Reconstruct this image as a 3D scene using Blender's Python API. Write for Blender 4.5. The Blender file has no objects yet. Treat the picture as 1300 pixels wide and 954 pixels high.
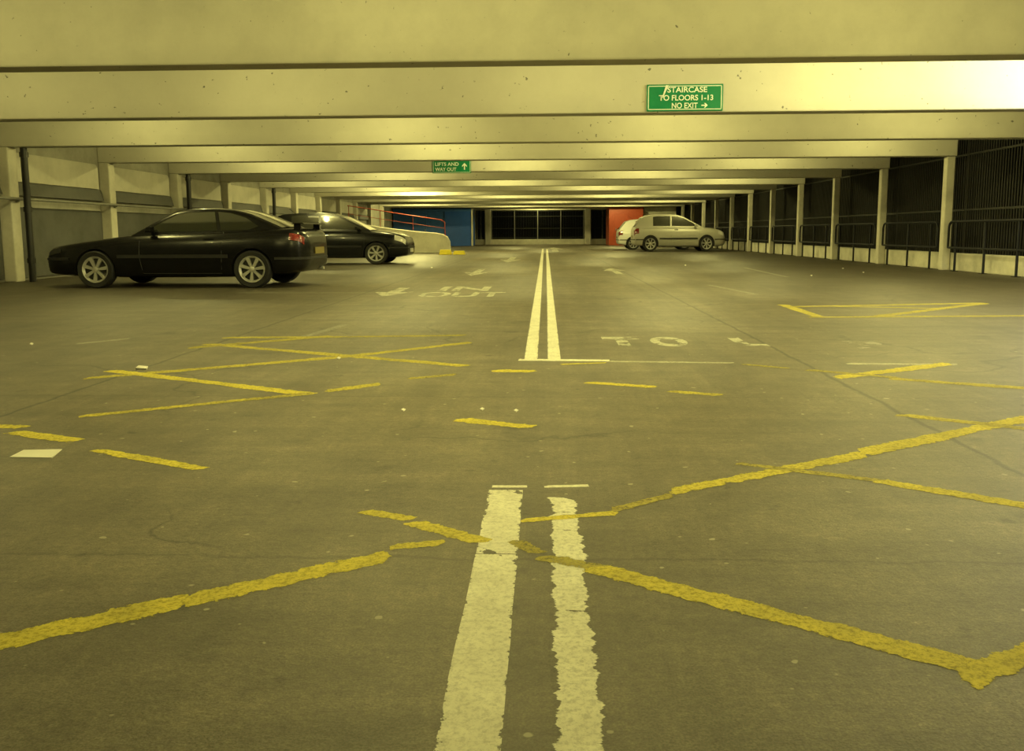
import bpy, bmesh, math, random
from mathutils import Vector, Matrix
random.seed(7)
sc = bpy.context.scene
try:
    sc.view_settings.view_transform = 'Standard'
    sc.view_settings.look = 'None'
except Exception: pass
COL = sc.collection

# ------------------------------------------------------------ camera
F = 1100.0; HC = 0.88
PITCH = math.atan(137/F); YAW = math.atan(43/F*math.cos(PITCH)); ROLL = math.radians(-.28)
fw = Vector((-math.sin(YAW)*math.cos(PITCH), math.cos(YAW)*math.cos(PITCH), -math.sin(PITCH)))
rt0 = Vector((math.cos(YAW), math.sin(YAW), 0)); up0 = rt0.cross(fw)
rt = rt0*math.cos(ROLL)+up0*math.sin(ROLL); up = up0*math.cos(ROLL)-rt0*math.sin(ROLL)
cam_d = bpy.data.cameras.new('camera'); cam = bpy.data.objects.new('camera', cam_d); COL.objects.link(cam)
cam.matrix_world = Matrix(((rt.x, up.x, -fw.x, 0), (rt.y, up.y, -fw.y, 0), (rt.z, up.z, -fw.z, HC), (0, 0, 0, 1)))
cam_d.sensor_fit = 'HORIZONTAL'; cam_d.sensor_width = 36; cam_d.lens = 36*F/1300
cam_d.shift_y = -45/1300; cam_d.clip_end = 400; cam_d.clip_start = .05
sc.camera = cam
def ground(px, py, z=0.0):
    d = fw + rt*((px-650)/F) + up*(-(py-432)/F)
    t = (z-HC)/d.z
    return (d.x*t, d.y*t)
def atY(px, py, Y):
    d = fw + rt*((px-650)/F) + up*(-(py-432)/F)
    t = Y/d.y
    return (d.x*t, HC+d.z*t)

LX = -10.1; RX = 8.9
BAY = 3.71
YB = [8.4+BAY*k for k in range(15)]
ZB = 2.48; ZS = 3.2; YEND = 62.6

# ------------------------------------------------------------ materials
def newmat(name):
    m = bpy.data.materials.new(name); m.use_nodes = True
    n = m.node_tree.nodes; l = m.node_tree.links
    return m, n, l, n['Principled BSDF']
def noise(n, l, scale, detail=4, rough=.6, vec=None, coord='pos', dist=0):
    t = n.new('ShaderNodeTexNoise'); t.inputs['Scale'].default_value = scale
    t.inputs['Detail'].default_value = detail; t.inputs['Roughness'].default_value = rough
    t.inputs['Distortion'].default_value = dist
    if vec is None:
        if coord == 'pos': vec = n.new('ShaderNodeNewGeometry').outputs['Position']
        else: vec = n.new('ShaderNodeTexCoord').outputs['Object']
    l.new(vec, t.inputs['Vector'])
    return t.outputs['Fac']
def scaled(n, l, s):
    mp = n.new('ShaderNodeMapping'); l.new(n.new('ShaderNodeNewGeometry').outputs['Position'], mp.inputs['Vector'])
    mp.inputs['Scale'].default_value = s; return mp.outputs['Vector']
def ramp(n, l, src, stops):
    r = n.new('ShaderNodeValToRGB'); cr = r.color_ramp
    while len(cr.elements) < len(stops): cr.elements.new(.5)
    for e, (p, c) in zip(cr.elements, stops):
        e.position = p; e.color = (c, c, c, 1) if not isinstance(c, tuple) else (*c, 1)
    l.new(src, r.inputs['Fac']); return r.outputs['Color']
def math_(n, l, op, a, b=None, c=None):
    m = n.new('ShaderNodeMath'); m.operation = op
    for i, v in enumerate((a, b, c)):
        if v is None: continue
        if isinstance(v, (int, float)): m.inputs[i].default_value = v
        else: l.new(v, m.inputs[i])
    return m.outputs[0]
def mixc(n, l, fac, a, b, mode='MIX'):
    m = n.new('ShaderNodeMix'); m.data_type = 'RGBA'; m.blend_type = mode
    if isinstance(fac, (int, float)): m.inputs[0].default_value = fac
    else: l.new(fac, m.inputs[0])
    for i, v in ((6, a), (7, b)):
        if isinstance(v, tuple): m.inputs[i].default_value = (*v, 1)
        else: l.new(v, m.inputs[i])
    return m.outputs[2]
def bump(n, l, b, src, strength=.3, dist=.01):
    bp = n.new('ShaderNodeBump'); bp.inputs['Strength'].default_value = strength
    bp.inputs['Distance'].default_value = dist
    l.new(src, bp.inputs['Height']); l.new(bp.outputs['Normal'], b.inputs['Normal'])
def flat(name, col, rough=.5, metal=0, var=.15, scale=6, coat=0, emit=None, es=0, spec=.5):
    m, n, l, b = newmat(name)
    f = noise(n, l, scale, coord='obj')
    c2 = tuple(max(0, c*(1-var*2)) for c in col); c1 = tuple(min(1, c*(1+var)) for c in col)
    l.new(mixc(n, l, f, c2, c1), b.inputs['Base Color'])
    b.inputs['Roughness'].default_value = rough; b.inputs['Metallic'].default_value = metal
    b.inputs['Coat Weight'].default_value = coat
    b.inputs['Specular IOR Level'].default_value = spec
    if emit:
        b.inputs['Emission Color'].default_value = (*emit, 1); b.inputs['Emission Strength'].default_value = es
    return m
def concrete(name, base, dark, pits=True, streak=.5, pitscale=16, bottom_dark=0):
    m, n, l, b = newmat(name)
    big = ramp(n, l, noise(n, l, .45, 5, .55), [(.25, 0.), (.75, 1.)])
    c = mixc(n, l, big, dark, base)
    st = ramp(n, l, noise(n, l, 1.6, 5, .7), [(.3, 1-streak), (.6, 1.)])
    c = mixc(n, l, 1.0, c, st, 'MULTIPLY')
    if pits:
        p = ramp(n, l, noise(n, l, pitscale, 2, .5), [(.24, .3), (.29, 1.)])
        c = mixc(n, l, 1.0, c, p, 'MULTIPLY')
    if bottom_dark:
        sep = n.new('ShaderNodeSeparateXYZ'); l.new(n.new('ShaderNodeNewGeometry').outputs['Position'], sep.inputs[0])
        h = math_(n, l, 'SUBTRACT', sep.outputs['Z'], ZB)
        wv = math_(n, l, 'MULTIPLY_ADD', noise(n, l, .7, 4, .6), .35, h)
        g = ramp(n, l, wv, [(.10, 1-bottom_dark), (.36, 1.)])  # unevenly darker towards the bottom edge of the beam
        c = mixc(n, l, 1.0, c, g, 'MULTIPLY')
    l.new(c, b.inputs['Base Color']); b.inputs['Roughness'].default_value = .85
    bump(n, l, b, noise(n, l, 30, 4), .12, .005)
    return m
def floor_mat():
    m, n, l, b = newmat('asphalt_screed')
    big = ramp(n, l, noise(n, l, .35, 7, .7, dist=.6), [(.32, 0.), (.68, 1.)])
    c = mixc(n, l, big, (.118, .098, .064), (.212, .184, .128))
    mid = ramp(n, l, noise(n, l, 5, 6, .75), [(.34, .74), (.62, 1.08)])
    c = mixc(n, l, 1.0, c, mid, 'MULTIPLY')
    fine = ramp(n, l, noise(n, l, 42, 5, .8), [(.34, .66), (.64, 1.18)])
    c = mixc(n, l, 1.0, c, fine, 'MULTIPLY')
    grit = ramp(n, l, noise(n, l, 190, 2, .6), [(.36, .66), (.64, 1.18)])
    c = mixc(n, l, 1.0, c, grit, 'MULTIPLY')
    s = ramp(n, l, noise(n, l, 1.2, 8, .75, vec=scaled(n, l, (1.6, .1, 1))), [(.38, .66), (.6, 1.06)])
    c = mixc(n, l, .8, c, s, 'MULTIPLY')
    s2 = ramp(n, l, noise(n, l, 1.4, 8, .8, vec=scaled(n, l, (.3, 2.2, 1))), [(.36, .66), (.58, 1.06)])
    c = mixc(n, l, .8, c, s2, 'MULTIPLY')
    o = ramp(n, l, noise(n, l, 2.3, 3, .5), [(.26, .62), (.34, 1.)])
    c = mixc(n, l, 1.0, c, o, 'MULTIPLY')
    o2 = ramp(n, l, noise(n, l, 9, 2, .5), [(.24, .5), (.30, 1.)])
    c = mixc(n, l, 1.0, c, o2, 'MULTIPLY')
    sp = ramp(n, l, noise(n, l, 22, 1, .4), [(.75, 0.), (.78, 1.)])
    c = mixc(n, l, sp, c, (.30, .28, .2))
    wp = n.new('ShaderNodeTexNoise'); wp.inputs['Scale'].default_value = 1.5; wp.inputs['Detail'].default_value = 5
    pos = n.new('ShaderNodeNewGeometry').outputs['Position']; l.new(pos, wp.inputs['Vector'])
    va = n.new('ShaderNodeVectorMath'); va.operation = 'MULTIPLY_ADD'
    l.new(wp.outputs['Color'], va.inputs[0]); va.inputs[1].default_value = (.9, .9, 0); l.new(pos, va.inputs[2])
    vo = n.new('ShaderNodeTexVoronoi'); vo.feature = 'DISTANCE_TO_EDGE'; vo.inputs['Scale'].default_value = .42; l.new(va.outputs[0], vo.inputs['Vector'])
    cr = ramp(n, l, vo.outputs['Distance'], [(.0015, .45), (.006, 1.)])
    mk = ramp(n, l, noise(n, l, .5, 2, .5), [(.47, 0.), (.55, 1.)])
    c = mixc(n, l, mk, c, mixc(n, l, 1.0, c, cr, 'MULTIPLY'))
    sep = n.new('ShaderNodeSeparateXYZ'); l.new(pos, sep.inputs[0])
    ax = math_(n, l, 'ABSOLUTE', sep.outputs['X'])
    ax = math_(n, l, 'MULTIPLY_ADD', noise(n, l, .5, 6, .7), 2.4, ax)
    bay = ramp(n, l, math_(n, l, 'DIVIDE', ax, 10.), [(.30, 1.), (.60, .55)])  # oily side bays, darkened further in colour to stand in for dim light
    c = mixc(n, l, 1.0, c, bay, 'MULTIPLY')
    wob = noise(n, l, 3.0, 4, .7)
    wv = math_(n, l, 'MULTIPLY_ADD', wob, .07, sep.outputs['X'])
    for xj in (1.76, -2.62):
        j = ramp(n, l, math_(n, l, 'ABSOLUTE', math_(n, l, 'SUBTRACT', wv, xj)), [(.006, .35), (.02, 1.)])
        c = mixc(n, l, 1.0, c, j, 'MULTIPLY')
    yv = math_(n, l, 'MULTIPLY_ADD', wob, .12, sep.outputs['Y'])
    for yj in (2.32, 4.65, 9.6):
        j = ramp(n, l, math_(n, l, 'ABSOLUTE', math_(n, l, 'SUBTRACT', yv, yj)), [(.003, .5), (.012, 1.)])
        c = mixc(n, l, .7, c, j, 'MULTIPLY')
    l.new(c, b.inputs['Base Color'])
    b.inputs['Roughness'].default_value = .55; b.inputs['Specular IOR Level'].default_value = .45
    bump(n, l, b, noise(n, l, 70, 5, .7), .45, .005)
    return m
def paint(name, col, col2, thr, sc_=18, edge=True, fade=.25, vs=None, soft=.015, patch=.3):
    m, n, l, b = newmat(name)
    src = noise(n, l, sc_, 6, .68, vec=scaled(n, l, vs) if vs else None)
    if edge:
        at = n.new('ShaderNodeAttribute'); at.attribute_name = 'edge'
        e = math_(n, l, 'MINIMUM', at.outputs['Fac'], .5)
        src = math_(n, l, 'MULTIPLY_ADD', e, .76, src)
    big = noise(n, l, 2.2, 4, .6)
    src = math_(n, l, 'MULTIPLY_ADD', big, patch, src)
    t0 = thr+patch/2
    alpha = ramp(n, l, src, [(t0-soft, 0.), (t0+soft, 1.)])
    fd = ramp(n, l, noise(n, l, 60, 5, .8), [(.38, 1-fade*2), (.54, 1.)])
    alpha = math_(n, l, 'MULTIPLY', alpha, fd)
    gg = ramp(n, l, noise(n, l, 6, 5, .7), [(.35, 0.), (.65, 1.)])
    l.new(mixc(n, l, gg, col2, col), b.inputs['Base Color'])
    b.inputs['Roughness'].default_value = .75
    l.new(alpha, b.inputs['Alpha'])
    return m

M = {}
M['floor'] = floor_mat()
M['beam'] = concrete('painted_beam_concrete', (.60, .58, .49), (.53, .51, .43), True, .08, 14, .1)
M['beam_near'] = concrete('pitted_beam_concrete', (.60, .58, .48), (.48, .46, .38), True, .15, 20, .15)
M['ceiling'] = concrete('slab_concrete', (.64, .62, .53), (.56, .54, .45), False, .15)
M['column'] = concrete('column_concrete', (.66, .63, .53), (.50, .48, .40), False, .25)
M['kerb'] = concrete('parapet_concrete', (.70, .67, .55), (.46, .44, .36), False, .35)
M['wall'] = concrete('left_wall_concrete', (.36, .35, .30), (.27, .26, .22), False, .3)
M['panel'] = concrete('upper_panel_concrete', (.54, .52, .44), (.43, .41, .34), False, .2)
M['lower'] = concrete('lower_panel_concrete', (.10, .10, .095), (.07, .07, .065), False, .3)
M['band'] = flat('grey_sill_metal', (.085, .085, .08), .7, .1)
M['pipe'] = flat('dark_iron', (.012, .012, .013), .5, .2)
M['rail'] = flat('grey_rail_metal', (.20, .20, .18), .5, .2)
M['fence'] = flat('black_fence_metal', (.02, .022, .02), .6, .3)
M['grille'] = flat('dark_grille_metal', (.022, .022, .02), .7, .2)
M['guard'] = flat('dark_guard_rail_steel', (.010, .011, .016), .6, .1, spec=.3)
WP, WP2 = (.88, .86, .70), (.72, .70, .56)
M['white_paint'] = paint('white_road_paint', WP, WP2, .49, 24, True, .14)
M['white_ragged'] = paint('white_road_paint_ragged', WP, WP2, .72, 10, True, .16, (.6, 1.9, 1), .015, .5)
M['white_worn'] = paint('white_road_paint_worn', (.50, .48, .38), (.36, .35, .28), .70)
M['white_faint'] = paint('white_road_paint_faint', (.32, .31, .26), (.25, .24, .2), .76)
M['text_worn'] = paint('white_letter_paint_worn', (.60, .58, .46), (.42, .41, .33), .45, 7, False, .2)
M['text_faint'] = paint('white_letter_paint_faint', (.36, .35, .29), (.27, .26, .21), .47, 6, False)
M['yellow'] = paint('yellow_road_paint', (.68, .57, .05), (.46, .39, .045), .64, 24, True, .24, None, .03, .6)
M['yellow_mid'] = paint('yellow_road_paint_faded', (.54, .455, .05), (.34, .29, .045), .69, 20, True, .28, None, .05, .7)
M['yellow_worn'] = paint('yellow_road_paint_worn', (.42, .36, .05), (.29, .245, .045), .71, 22, True, .3, None, .06, .6)
M['green'] = flat('green_sign_enamel', (.0, .22, .09), .4, 0, .08)
M['signwhite'] = flat('white_sign_vinyl', (.85, .9, .8), .5, 0, .03)
M['blue'] = flat('blue_gloss_paint', (.012, .085, .40), .5, 0, .1)
M['slate'] = flat('slate_blue_paint', (.03, .12, .40), .6, 0, .2)
M['red'] = flat('red_gloss_paint', (.36, .055, .018), .5, 0, .12)
M['redrail'] = flat('red_rail_paint', (.30, .04, .025), .45, 0, .1)
M['cream'] = concrete('cream_render', (.70, .68, .56), (.55, .53, .44), False, .25)
M['yblock'] = flat('yellow_kerb_paint', (.8, .66, .03), .6, 0, .2)
M['paper'] = flat('paper', (.75, .73, .65), .8, 0, .05)
M['black_car'] = flat('black_car_paint', (.004, .004, .005), .26, 0, .1, 3, .08, spec=.28)
M['black_car2'] = flat('dark_blue_car_paint', (.005, .006, .008), .24, 0, .1, 3, .15, spec=.35)
M['silver'] = flat('silver_car_paint', (.44, .43, .37), .4, .2, .04, 3, .3)
M['white_car'] = flat('white_car_paint', (.85, .85, .80), .35, 0, .03, 3, .5)
M['glass'] = flat('dark_car_glass', (.028, .030, .022), .05, 0, .1, 3, .8, spec=.8)
M['tyre'] = flat('tyre_rubber', (.014, .014, .014), .8)
M['alloy'] = flat('alloy_wheel', (.46, .46, .42), .4, .4, .05)
M['hubdark'] = flat('brake_dark', (.02, .02, .02), .7)  # near-black tone of the disc behind the spokes
M['trim'] = flat('black_trim', (.010, .010, .010), .65)
M['tail'] = flat('red_lamp_lens', (.16, .012, .01), .2, 0, .1, 8, .4)
M['head'] = flat('headlamp_lens', (.9, .9, .85), .12, .3, .05, 8, .8)
M['plate_y'] = flat('yellow_number_plate', (.20, .16, .04), .5, 0, .03)
M['plate_w'] = flat('white_number_plate', (.6, .6, .55), .5, 0, .03)
M['tube'] = flat('fluorescent_tube', (.9, .9, .7), .4, 0, 0, 1, 0, (1, .9, .32), 6)
M['housing'] = flat('lamp_housing', (.5, .5, .46), .5)
M['seam'] = flat('shut_line', (.03, .03, .027), .5)
M['seam_s'] = flat('shut_line_grey', (.06, .06, .055), .8)

# ------------------------------------------------------------ mesh builder
class MB:
    def __init__(s): s.v = []; s.f = []
    def quadbox(s, p):
        b = len(s.v); s.v += [tuple(q) for q in p]
        for f in ((3,2,1,0),(4,5,6,7),(0,1,5,4),(1,2,6,5),(2,3,7,6),(3,0,4,7)): s.f.append(tuple(b+i for i in f))
        return s
    def box(s, x0, x1, y0, y1, z0, z1):
        return s.quadbox([(x0,y0,z0),(x1,y0,z0),(x1,y1,z0),(x0,y1,z0),(x0,y0,z1),(x1,y0,z1),(x1,y1,z1),(x0,y1,z1)])
    def tube(s, pts, r, seg=8, caps=True):
        pts = [Vector(p) for p in pts]; rings = []
        for i, p in enumerate(pts):
            a = pts[max(0, i-1)]; c = pts[min(len(pts)-1, i+1)]
            t = (c-a).normalized()
            u = t.cross(Vector((0,0,1)))
            if u.length < .1: u = t.cross(Vector((1,0,0)))
            u.normalize(); w = t.cross(u)
            b = len(s.v)
            for k in range(seg):
                an = 2*math.pi*k/seg
                s.v.append(tuple(p+u*math.cos(an)*r+w*math.sin(an)*r))
            rings.append(b)
        for i in range(len(rings)-1):
            for k in range(seg):
                s.f.append((rings[i]+k, rings[i]+(k+1)%seg, rings[i+1]+(k+1)%seg, rings[i+1]+k))
        if caps:
            s.f.append(tuple(rings[0]+k for k in range(seg))[::-1]); s.f.append(tuple(rings[-1]+k for k in range(seg)))
        return s
    def prism_xz(s, poly, y0, y1):
        b = len(s.v); n = len(poly)
        s.v += [(x, y0, z) for x, z in poly] + [(x, y1, z) for x, z in poly]
        s.f.append(tuple(b+i for i in range(n))); s.f.append(tuple(b+n+i for i in range(n))[::-1])
        for i in range(n): s.f.append((b+(i+1)%n, b+i, b+n+i, b+n+(i+1)%n))
        return s
    def lathe_y(s, prof, c, seg=32, close=True):
        b = len(s.v); n = len(prof)
        for k in range(seg):
            a = 2*math.pi*k/seg
            for r, y in prof: s.v.append((c[0]+r*math.cos(a), c[1]+y, c[2]+r*math.sin(a)))
        for k in range(seg):
            k2 = (k+1) % seg
            for i in range(n if close else n-1):
                j = (i+1) % n
                s.f.append((b+k*n+i, b+k*n+j, b+k2*n+j, b+k2*n+i))
        return s
    def build(s, name, mat, parent=None, smooth=None, bevel=0, seg=2):
        me = bpy.data.meshes.new(name); me.from_pydata(s.v, [], s.f); me.update()
        bm = bmesh.new(); bm.from_mesh(me); bmesh.ops.recalc_face_normals(bm, faces=bm.faces); bm.to_mesh(me); bm.free()
        me.materials.append(mat)
        if smooth is not None:
            for p in me.polygons: p.use_smooth = True
            try: me.set_sharp_from_angle(angle=math.radians(smooth))
            except Exception: pass
        o = bpy.data.objects.new(name, me); COL.objects.link(o)
        if parent: o.parent = parent
        if bevel:
            md = o.modifiers.new('bevel', 'BEVEL'); md.width = bevel; md.segments = seg; md.limit_method = 'ANGLE'
            md.angle_limit = math.radians(35)
        return o
def tag(o, label, cat, group=None):
    o['label'] = label; o['category'] = cat
    if group: o['group'] = group
    return o
def struct(o): o['kind'] = 'structure'; return o
def thing(name, label, cat, loc=(0,0,0), rz=0, group=None):
    o = bpy.data.objects.new(name, None); COL.objects.link(o); o.empty_display_size = .2
    o.location = loc; o.rotation_euler = (0,0,rz)
    return tag(o, label, cat, group)
ORD = ['first','second','third','fourth','fifth','sixth','seventh','eighth','ninth','tenth','eleventh','twelfth','thirteenth','fourteenth','fifteenth','sixteenth']

# ------------------------------------------------------------ setting
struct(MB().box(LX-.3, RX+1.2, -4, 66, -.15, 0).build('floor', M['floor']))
struct(MB().box(LX-.3, RX+.6, -4, 63.5, ZS, ZS+.2).build('ceiling', M['ceiling']))
struct(MB().box(LX-.25, LX, -4, YEND+.3, 0, ZS).build('wall_left', M['wall']))
struct(MB().box(RX+.05, RX+.25, -4, YEND+.3, 0, .38).build('wall_right', M['kerb'], bevel=.015))
mb = MB(); mb.box(LX, -5.0, YEND, YEND+.25, 0, ZS); mb.box(5.0, RX+.04, YEND, YEND+.25, 0, ZS)
mb.box(-5.0, 5.0, YEND, YEND+.25, 0, .38); mb.box(-5.0, 5.0, YEND, YEND+.25, 2.44, ZS)
struct(mb.build('wall_back', M['cream']))

LB = len(YB)-1
for k, y in enumerate(YB):
    o = MB().box(LX, RX+.05, y, y+.3, ZB, ZS).build('ceiling_beam', M['beam_near'] if k == 0 else M['beam'], bevel=.02)
    lab = {0: 'pitted concrete ceiling beam nearest the camera, across the top edge of the view',
           1: 'painted concrete ceiling beam that carries the green staircase sign',
           4: 'painted concrete ceiling beam that carries the green lifts and way out sign',
           LB: 'painted concrete ceiling beam, last one before the far railing'}.get(k, 'painted concrete ceiling beam, the %s one counted from the camera' % ORD[k])
    tag(o, lab, 'beam', 'ceiling beams across the car park')
for kk, y in enumerate(YB):
    o = MB().box(RX-.14, RX+.04, y+.05, y+.23, 0, ZB).build('column', M['column'], bevel=.02)
    lab = 'pale square concrete column on the right kerb wall, under the %s ceiling beam from the camera' % ORD[kk]
    if kk == LB: lab = 'pale square concrete column at the far right corner under the last beam'
    tag(o, lab, 'column', 'columns along the right side')
    if kk == LB: continue
    y0, y1 = y+.3, y+BAY
    w = 'between the %s and %s beams' % (ORD[kk], ORD[kk+1])
    L = y1-y0
    t = thing('window_grille', 'dark bar grille closing the right opening '+w, 'grille', (RX+.36, y0-.14, 0), 0, 'grilles in the right openings')
    G_ = BAY-.02; m1 = MB(); nb = 36
    for i in range(nb):
        yy = .03+(G_-.06)*i/(nb-1); m1.box(-.013, .013, yy-.013, yy+.013, .05, ZS-.02)
    m1.build('bars', M['grille'], t)
    m2 = MB()
    for zz in (.1, 1.3, 2.5): m2.box(-.025, .025, 0, G_, zz, zz+.04)
    m2.build('grille_frame', M['grille'], t)
    t = thing('guard_rail', 'dark steel guard rail on the right kerb '+w, 'railing', (RX-.10, y0, 0), 0, 'guard rails along the right side')
    a0, a1 = .12, L-.12
    pts = [(0,a0,.5),(0,a0,.92)] + [(0, a0+.14-.14*math.cos(q), .92+.14*math.sin(q)) for q in (.4,.8,1.2,1.57)]
    pts += [(0, a1-.14+.14*math.sin(q), .92+.14*math.cos(q)) for q in (0,.4,.8,1.2,1.57)] + [(0,a1,.5)]
    MB().tube(pts, .026, 8).build('top_rail', M['guard'], t, 50)
    MB().tube([(0,a0,.5),(0,a1,.5)], .022, 8).build('mid_rail', M['guard'], t, 50)
    for q in range(3):
        a = a0+.35+(a1-a0-.7)*q/2
        p = MB().tube([(0,a,0),(0,a,1.05)], .026, 8).build('post', M['guard'], t, 50)
        MB().box(-.06,.06,a-.06,a+.06,0,.012).build('base_plate', M['guard'], p)

for k, y in enumerate(YB):
    if k < 1 or k > 12: continue
    o = MB().box(LX+.002, LX+.24, y+.01, y+.29, 0, ZB).build('pilaster', M['column'], bevel=.02)
    tag(o, 'pale concrete pilaster on the left wall, under the %s ceiling beam from the camera' % ORD[k], 'pilaster', 'pilasters on the left wall')
    if k >= 11: continue
    y0 = y+.3; L = BAY-.3
    t = thing('wall_panel_bay', 'wall bay with pale upper and dark lower panel, between %s and %s left pilasters' % (ORD[k-1], ORD[k]), 'wall panel', (LX+.002, y0, 0), 0, 'panel bays along the left wall')
    def rr(a0, a1, z0, z1, r):
        pts = []
        def arc(cx, cz, s0):
            for q in range(5):
                an = s0+math.pi/2*q/4; pts.append((cx+r*math.cos(an), cz+r*math.sin(an)))
        pts.append((a1, z0)); arc(a1-r, z1-r, 0); arc(a0+r, z1-r, math.pi/2); pts.append((a0, z0))
        return pts
    def slab(poly, d0, d1, name, mat):
        m = MB(); n = len(poly)
        m.v = [(d0, a, z) for a, z in poly]+[(d1, a, z) for a, z in poly]
        m.f = [tuple(range(n)), tuple(range(n, 2*n))[::-1]]+[((i+1)%n, i, n+i, n+(i+1)%n) for i in range(n)]
        return m.build(name, mat, t, bevel=.01)
    slab(rr(.12, L-.12, 1.88, 2.43, .13), 0, .06, 'upper_panel', M['panel'])
    slab(rr(.06, L-.06, .05, 1.40, .10), 0, .06, 'lower_panel', M['lower'])
    MB().quadbox([(0,.03,1.62),(.12,.03,1.62),(.12,L-.03,1.62),(0,L-.03,1.62),(0,.03,1.87),(.05,.03,1.87),(.05,L-.03,1.87),(0,L-.03,1.87)]).build('sloping_sill', M['band'], t)
t = thing('wall_rail', 'long grey pipe rail running along the left wall below the sills', 'rail', (0,0,0))
MB().tube([(LX+.32, y, 1.54) for y in (10, 20, 36)], .028, 10).build('rail_pipe', M['rail'], t, 50)
for y in YB[1:8]:
    MB().tube([(LX+.245, y+.15, 1.49),(LX+.32, y+.15, 1.52)], .018, 6).build('bracket', M['rail'], t)
for k, w in ((2, 'on the pilaster at the left edge of the view'), (4, 'behind the roof of the black coupe'), (6, 'beyond the dark hatchback')):
    t = thing('drainpipe', 'dark vertical drainpipe '+w, 'pipe', (LX+.48, YB[k]+.12, 0), 0, 'drainpipes on the left wall')
    MB().tube([(0,0,.0),(0,0,ZB-.01)], .062, 12).build('pipe', M['pipe'], t, 50)
    for z in (.35, 1.3, 2.3): MB().tube([(0,0,z),(0,0,z+.09)], .078, 12).build('collar', M['pipe'], t, 50)

# ------------------------------------------------------------ far end
def fence(x0, x1, y, lab):
    t = thing('security_fence', lab, 'fence', (x0, y, .38), 0, 'fence panels in the far opening')
    L = x1-x0
    m = MB(); n = int(L/.12)
    for i in range(n+1): m.box(i*L/n-.007, i*L/n+.007, -.01, .01, .05, 2.01)
    m.build('pickets', M['grille'], t)
    for z in (.1, .75, 1.6, 1.98): MB().box(0, L, -.02, .02, z, z+.04).build('rail', M['fence'], t)
    c = max(2, int(L/1.5))
    for i in range(c+1): MB().box(i*L/c-.03, i*L/c+.03, -.03, .03, 0, 2.05).build('post', M['rail'], t)
fence(-4.9, -4.35, YEND+.1, 'narrow dark picket fence panel beside the blue stair enclosure')
fence(-3.85, 2.75, YEND+.1, 'wide dark picket fence panel between the two far columns')
fence(3.25, 4.9, YEND+.1, 'dark picket fence panel beside the red enclosure')
for x, lab in ((-4.1, 'pale column at the far end, near the blue enclosure'), (3.02, 'pale column at the far end, near the red enclosure')):
    tag(MB().box(x-.2, x+.2, YEND-.4, YEND-.02, 0, ZS).build('column', M['column'], bevel=.02), lab, 'column', 'columns at the far end')
t = thing('stair_enclosure', 'blue painted stair enclosure at the far end on the left', 'enclosure', (-7.8, 57.2, 0))
MB().box(-2.2, 1.2, 0, 2.8, 0, 2.46).build('dark_wall', M['slate'], t)
MB().box(1.2, 2.95, -.06, 2.8, 0, 2.46).build('blue_wall', M['blue'], t, bevel=.01)
d = MB().box(-.9, 0, -.05, 0, 0, 2.05).build('door', M['slate'], t, bevel=.01)
MB().box(-.12, -.06, -.1, -.05, .95, 1.1).build('handle', M['rail'], d)
MB().box(2.95, 3.05, -.1, .1, 0, 2.46).build('corner_post', M['column'], t)
MB().box(-2.2, 2.95, -.09, -.0, 2.25, 2.42).build('fascia', M['slate'], t)
t = thing('lift_enclosure', 'red painted enclosure at the far end beside the white cars', 'enclosure', (4.15, 57.2, 0))
MB().box(0, 2.2, 0, 2.8, 0, 2.46).build('red_wall', M['red'], t, bevel=.01)
d = MB().box(.35, 1.25, -.04, 0, 0, 2.05).build('door', M['red'], t, bevel=.01)
MB().box(.42, .48, -.09, -.04, .95, 1.1).build('handle', M['rail'], d)
MB().box(2.2, 4.4, .5, 2.8, 0, 2.46).build('cream_wall', M['cream'], t)
MB().box(-.04, 2.24, -.03, .0, 2.34, 2.46).build('fascia', M['red'], t)

# ------------------------------------------------------------ ramp
t = thing('ramp', 'low cream concrete ramp with curved parapet and red handrail behind the dark hatchback', 'ramp', (-4.05, 37.0, 0))
top = [(-5.4, 1.46), (-4.4, 1.35), (-3.4, 1.20), (-2.6, 1.08), (-1.8, .98), (-1.1, .91), (-.6, .87), (-.3, .81), (-.12, .70), (-.02, .5), (0, .25)]
poly = [(-5.4, 0), (0, 0)] + top[::-1]
MB().prism_xz(poly, 0, .28).build('parapet', M['cream'], t, bevel=.03)
MB().prism_xz([(-5.4, 0), (.4, 0), (0, .02), (-5.4, .8)], .28, .9).build('ramp_slab', M['ceiling'], t)
hr = MB().tube([(-4.4, .14, 2.04), (-3.6, .14, 1.92), (-2, .14, 1.66), (-.4, .14, 1.42), (-.24, .14, 1.33), (-.22, .14, .72)], .020, 8).build('handrail', M['redrail'], t, 50)
hr['label'] = 'red tubular handrail'
MB().tube([(-4.4, .14, 1.70), (-3.6, .14, 1.57), (-2, .14, 1.32), (-.22, .14, 1.06)], .010, 8).build('mid_rail', M['redrail'], hr, 50)
def itp(tab, x):
    for (a, b), (c, d_) in zip(tab, tab[1:]):
        if a <= x <= c: return b+(d_-b)*(x-a)/(c-a)
    return tab[0][1] if x < tab[0][0] else tab[-1][1]
for x in (-4.35, -3.0, -1.6):
    zt = itp([(-4.4,2.04),(-3.6,1.92),(-2,1.66),(-.4,1.42)], x)
    MB().tube([(x, .14, itp(top[:8], x)-.01), (x, .14, zt)], .014, 8).build('post', M['redrail'], hr, 50)
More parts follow.
